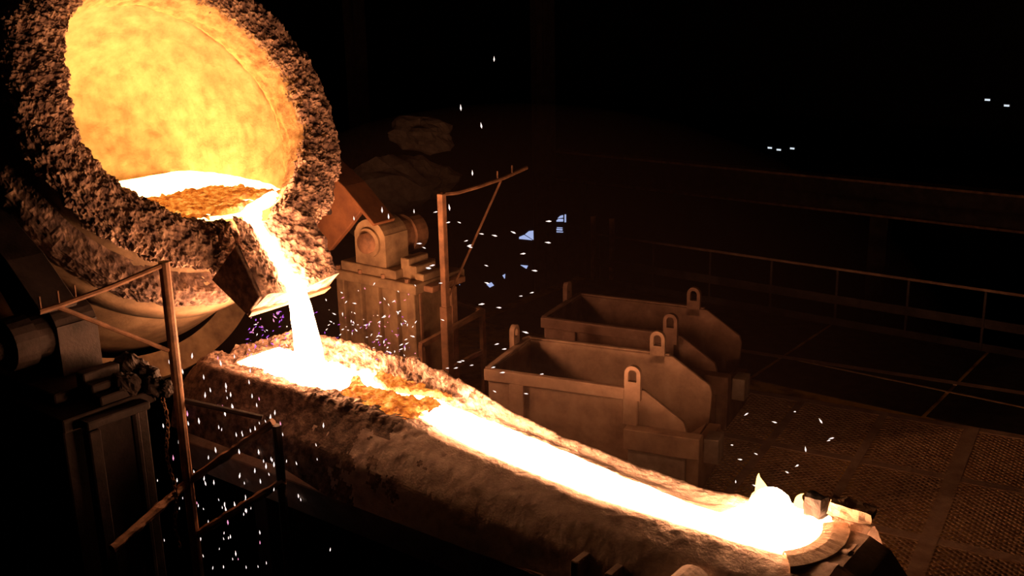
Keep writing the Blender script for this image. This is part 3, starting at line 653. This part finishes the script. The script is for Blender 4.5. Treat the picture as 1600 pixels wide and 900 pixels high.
# small far lamps
for x, y, lab in ((1203, 231, 'leftmost of three tiny far lamps in the dark hall'), (1217, 234, 'middle one of three tiny far lamps in the dark hall'), (1238, 232, 'rightmost of three tiny far lamps in the dark hall'),
                  (1543, 156, 'tiny far lamp near the upper right edge of the hall'), (1573, 165, 'faint far lamp strip near the upper right edge')):
    p = pix(x, y, 25.6); t = empty('hall_lamp', p); tag(t, lab, 'lamp', 'far hall lamps')
    MB().box((p.x - .10, p.y, p.z - .03), (p.x + .10, p.y + .38, p.z + .06)).build('housing', M['dark'], t)
    MB().box((p.x - .07, p.y - .02, p.z - .025), (p.x + .07, p.y, p.z + .025)).build('lamp_glass', M['lamp'], t)

# ================================================================== SPARKS
def spark_mesh(name, m, a=3.6):
    V = [(0, 0, a)] + [(math.cos(q), math.sin(q), .25 * a) for q in np.linspace(0, 2 * math.pi, 6)[:-1]] + [(0, 0, -a)]
    Fs = [(0, 1 + k, 1 + (k + 1) % 5) for k in range(5)] + [(6, 1 + (k + 1) % 5, 1 + k) for k in range(5)]
    me = bpy.data.meshes.new(name); me.from_pydata(V, [], Fs); me.materials.append(m); return me
SM = {c: spark_mesh('spark_' + c, M['spark_' + c]) for c in ('white', 'pink', 'violet')}
SPK = []
def sparks(n, region, depth_y, dirs, size, cols, label, group, single=True, power=1.0):
    """sparks in the air, thrown from the impact point; region is the slice of air seen at distance plane Y"""
    out = []
    for _ in range(n):
        while True:
            u_, v_ = random.random(), random.random()
            x = region[0] + (region[2] - region[0]) * u_; y = region[1] + (region[3] - region[1]) * v_ ** power
            Yp = random.uniform(*depth_y); p = pix(x, y, Yp)
            if p.z > .02 or Yp < .5: break
        dr = Vector(dirs(x, y)).normalized(); s_ = random.uniform(*size); out.append((p, dr, s_, random.choice(cols)))
    if single:
        for p, dr, s_, c in out:
            o = bpy.data.objects.new('spark', SM[c]); COL.objects.link(o); o.location = p; o.scale = (s_,) * 3
            o.rotation_euler = dr.to_track_quat('Z', 'Y').to_euler(); tag(o, label, 'spark', group)
    else: SPK.extend(out)
fall = lambda x, y: (random.uniform(-.1, .35), random.uniform(-.25, .1), -1)
wild = lambda x, y: (random.uniform(-.4, 1), random.uniform(-.6, .8), random.uniform(-.5, .8))
flat = lambda x, y: (.8, random.uniform(.2, .9), random.uniform(-.35, .25))
sparks(80, (250, 550, 445, 760), (-1.3, -.7), fall, (.005, .010), ['white'] * 8 + ['pink'], 'tiny white spark falling through the dark between post and runner', 'sparks falling below the runner head')
sparks(40, (300, 780, 420, 890), (-1.3, -.8), fall, (.004, .009), ['white'] * 8 + ['pink'], 'tiny white spark low in the dark near the lower pipe rail', 'sparks above the lower pipe rail')
sparks(25, (230, 580, 520, 860), (-1.6, -.8), fall, (.004, .008), ['white'], 'lone white spark in the dark below the runner side', 'scattered sparks below the runner')
sparks(95, (505, 420, 650, 580), (.6, 2.0), wild, (.005, .009), ['white'] * 5 + ['pink'] * 2, 'bright spark in front of the ribbed bearing stand', 'sparks before the ribbed stand', power=.6)
sparks(45, (640, 330, 860, 620), (.8, 2.3), flat, (.006, .010), ['white'], 'short white spark flying in dark air around the square post', 'sparks around the square post')
for q in ((772, 92), (720, 168), (752, 196), (738, 270), (647, 330), (702, 324), (597, 328), (607, 338), (553, 341)):
    sparks(1, (q[0], q[1], q[0], q[1]), (.8, 1.8), fall, (.007, .010), ['white'], 'lone white spark high in the black air above the bearing stand', 'sparks high in the air')
sparks(14, (1130, 640, 1300, 790), (.7, 1.5), wild, (.005, .008), ['white'], 'small spark jumping over the grating near the runner end', 'sparks at the runner end')
sparks(170, (480, 470, 640, 580), (.5, 1.9), wild, (.003, .007), ['violet'] * 4 + ['pink'] * 3 + ['white'] * 2, '', '', False, .5)
sparks(90, (385, 470, 450, 560), (-.5, .6), wild, (.003, .008), ['violet'] * 5 + ['pink'] * 3 + ['white'], '', '', False, .6)
b = {c: MB() for c in SM}
V0 = {c: [v.co.copy() for v in SM[c].vertices] for c in SM}; F0 = [tuple(p.vertices) for p in SM['white'].polygons]
Va = []; Fa = []; Mi = []
for p, dr, s_, c in SPK:
    R_ = dr.to_track_quat('Z', 'Y').to_matrix(); k = len(Va); Va += [tuple(p + R_ @ (v * s_)) for v in V0[c]]; Fa += [tuple(i + k for i in f) for f in F0]; Mi += [list(SM).index(c)] * len(F0)
o = mesh_obj('spark_spray', Va, Fa, M['spark_white']); o.data.materials.append(M['spark_pink']); o.data.materials.append(M['spark_violet'])
o.data.polygons.foreach_set('material_index', Mi)
tag(o, 'fine violet and pink spark spray around the foot of the falling stream', 'sparks', kind='stuff')
# ================================================================== HAZE
def smoke(label, c, r, dens, seed):
    """a soft puff: noise density fading out to the hull of the puff"""
    def bld(m, nt, out):
        tc = nd(nt, 'ShaderNodeTexCoord'); ln = nd(nt, 'ShaderNodeVectorMath', operation='LENGTH'); nt.links.new(tc.outputs['Object'], ln.inputs[0])
        fall = nd(nt, 'ShaderNodeMapRange'); fall.inputs['From Min'].default_value = 1.0; fall.inputs['From Max'].default_value = .1; nt.links.new(ln.outputs['Value'], fall.inputs['Value'])
        nz = nd(nt, 'ShaderNodeTexNoise'); nz.inputs['Scale'].default_value = 2.2; nz.inputs['Detail'].default_value = 3; nz.noise_dimensions = '4D'; nz.inputs['W'].default_value = seed
        nt.links.new(tc.outputs['Object'], nz.inputs['Vector'])
        mr = nd(nt, 'ShaderNodeMapRange'); mr.inputs['From Min'].default_value = .42; mr.inputs['From Max'].default_value = .75; nt.links.new(nz.outputs['Fac'], mr.inputs['Value'])
        mu = nd(nt, 'ShaderNodeMath', operation='MULTIPLY'); nt.links.new(fall.outputs[0], mu.inputs[0]); nt.links.new(mr.outputs[0], mu.inputs[1])
        m2 = nd(nt, 'ShaderNodeMath', operation='MULTIPLY'); nt.links.new(mu.outputs[0], m2.inputs[0]); m2.inputs[1].default_value = dens
        v = nd(nt, 'ShaderNodeVolumeScatter'); v.inputs['Color'].default_value = (.9, .85, .8, 1); nt.links.new(m2.outputs[0], v.inputs['Density'])
        nt.links.new(v.outputs[0], out.inputs['Volume'])
    o = lump('smoke_puff', (0, 0, 0), 1.0, mat('smoke', bld), 1, 0.0, (1, 1, 1), 12); o.location = c; o.scale = r
    tag(o, label, 'smoke', kind='stuff'); return o
smoke('thin grey smoke rising between runner and nearest charging box', (2.25, 1.25, 1.05), (.75, .38, .65), .16, 1.0)
smoke('thin grey smoke puff at the nose of the nearest charging box', (3.95, 2.2, .55), (.42, .42, .45), .16, 4.0)

def hz_b(m, nt, out):
    v = nd(nt, 'ShaderNodeVolumeScatter'); v.inputs['Color'].default_value = (1, .62, .55, 1); v.inputs['Density'].default_value = .0006
    nt.links.new(v.outputs[0], out.inputs['Volume'])
o = lump('warm_haze', (0, 0, 0), 1.0, mat('warm_haze', hz_b), 1, 0.0, (1, 1, 1), 16); o.location = (1.6, 1.8, 1.6); o.scale = (4.6, 3.6, 2.6)
tag(o, 'thin reddish dust haze hanging around the runner and charging boxes', 'haze', kind='stuff')
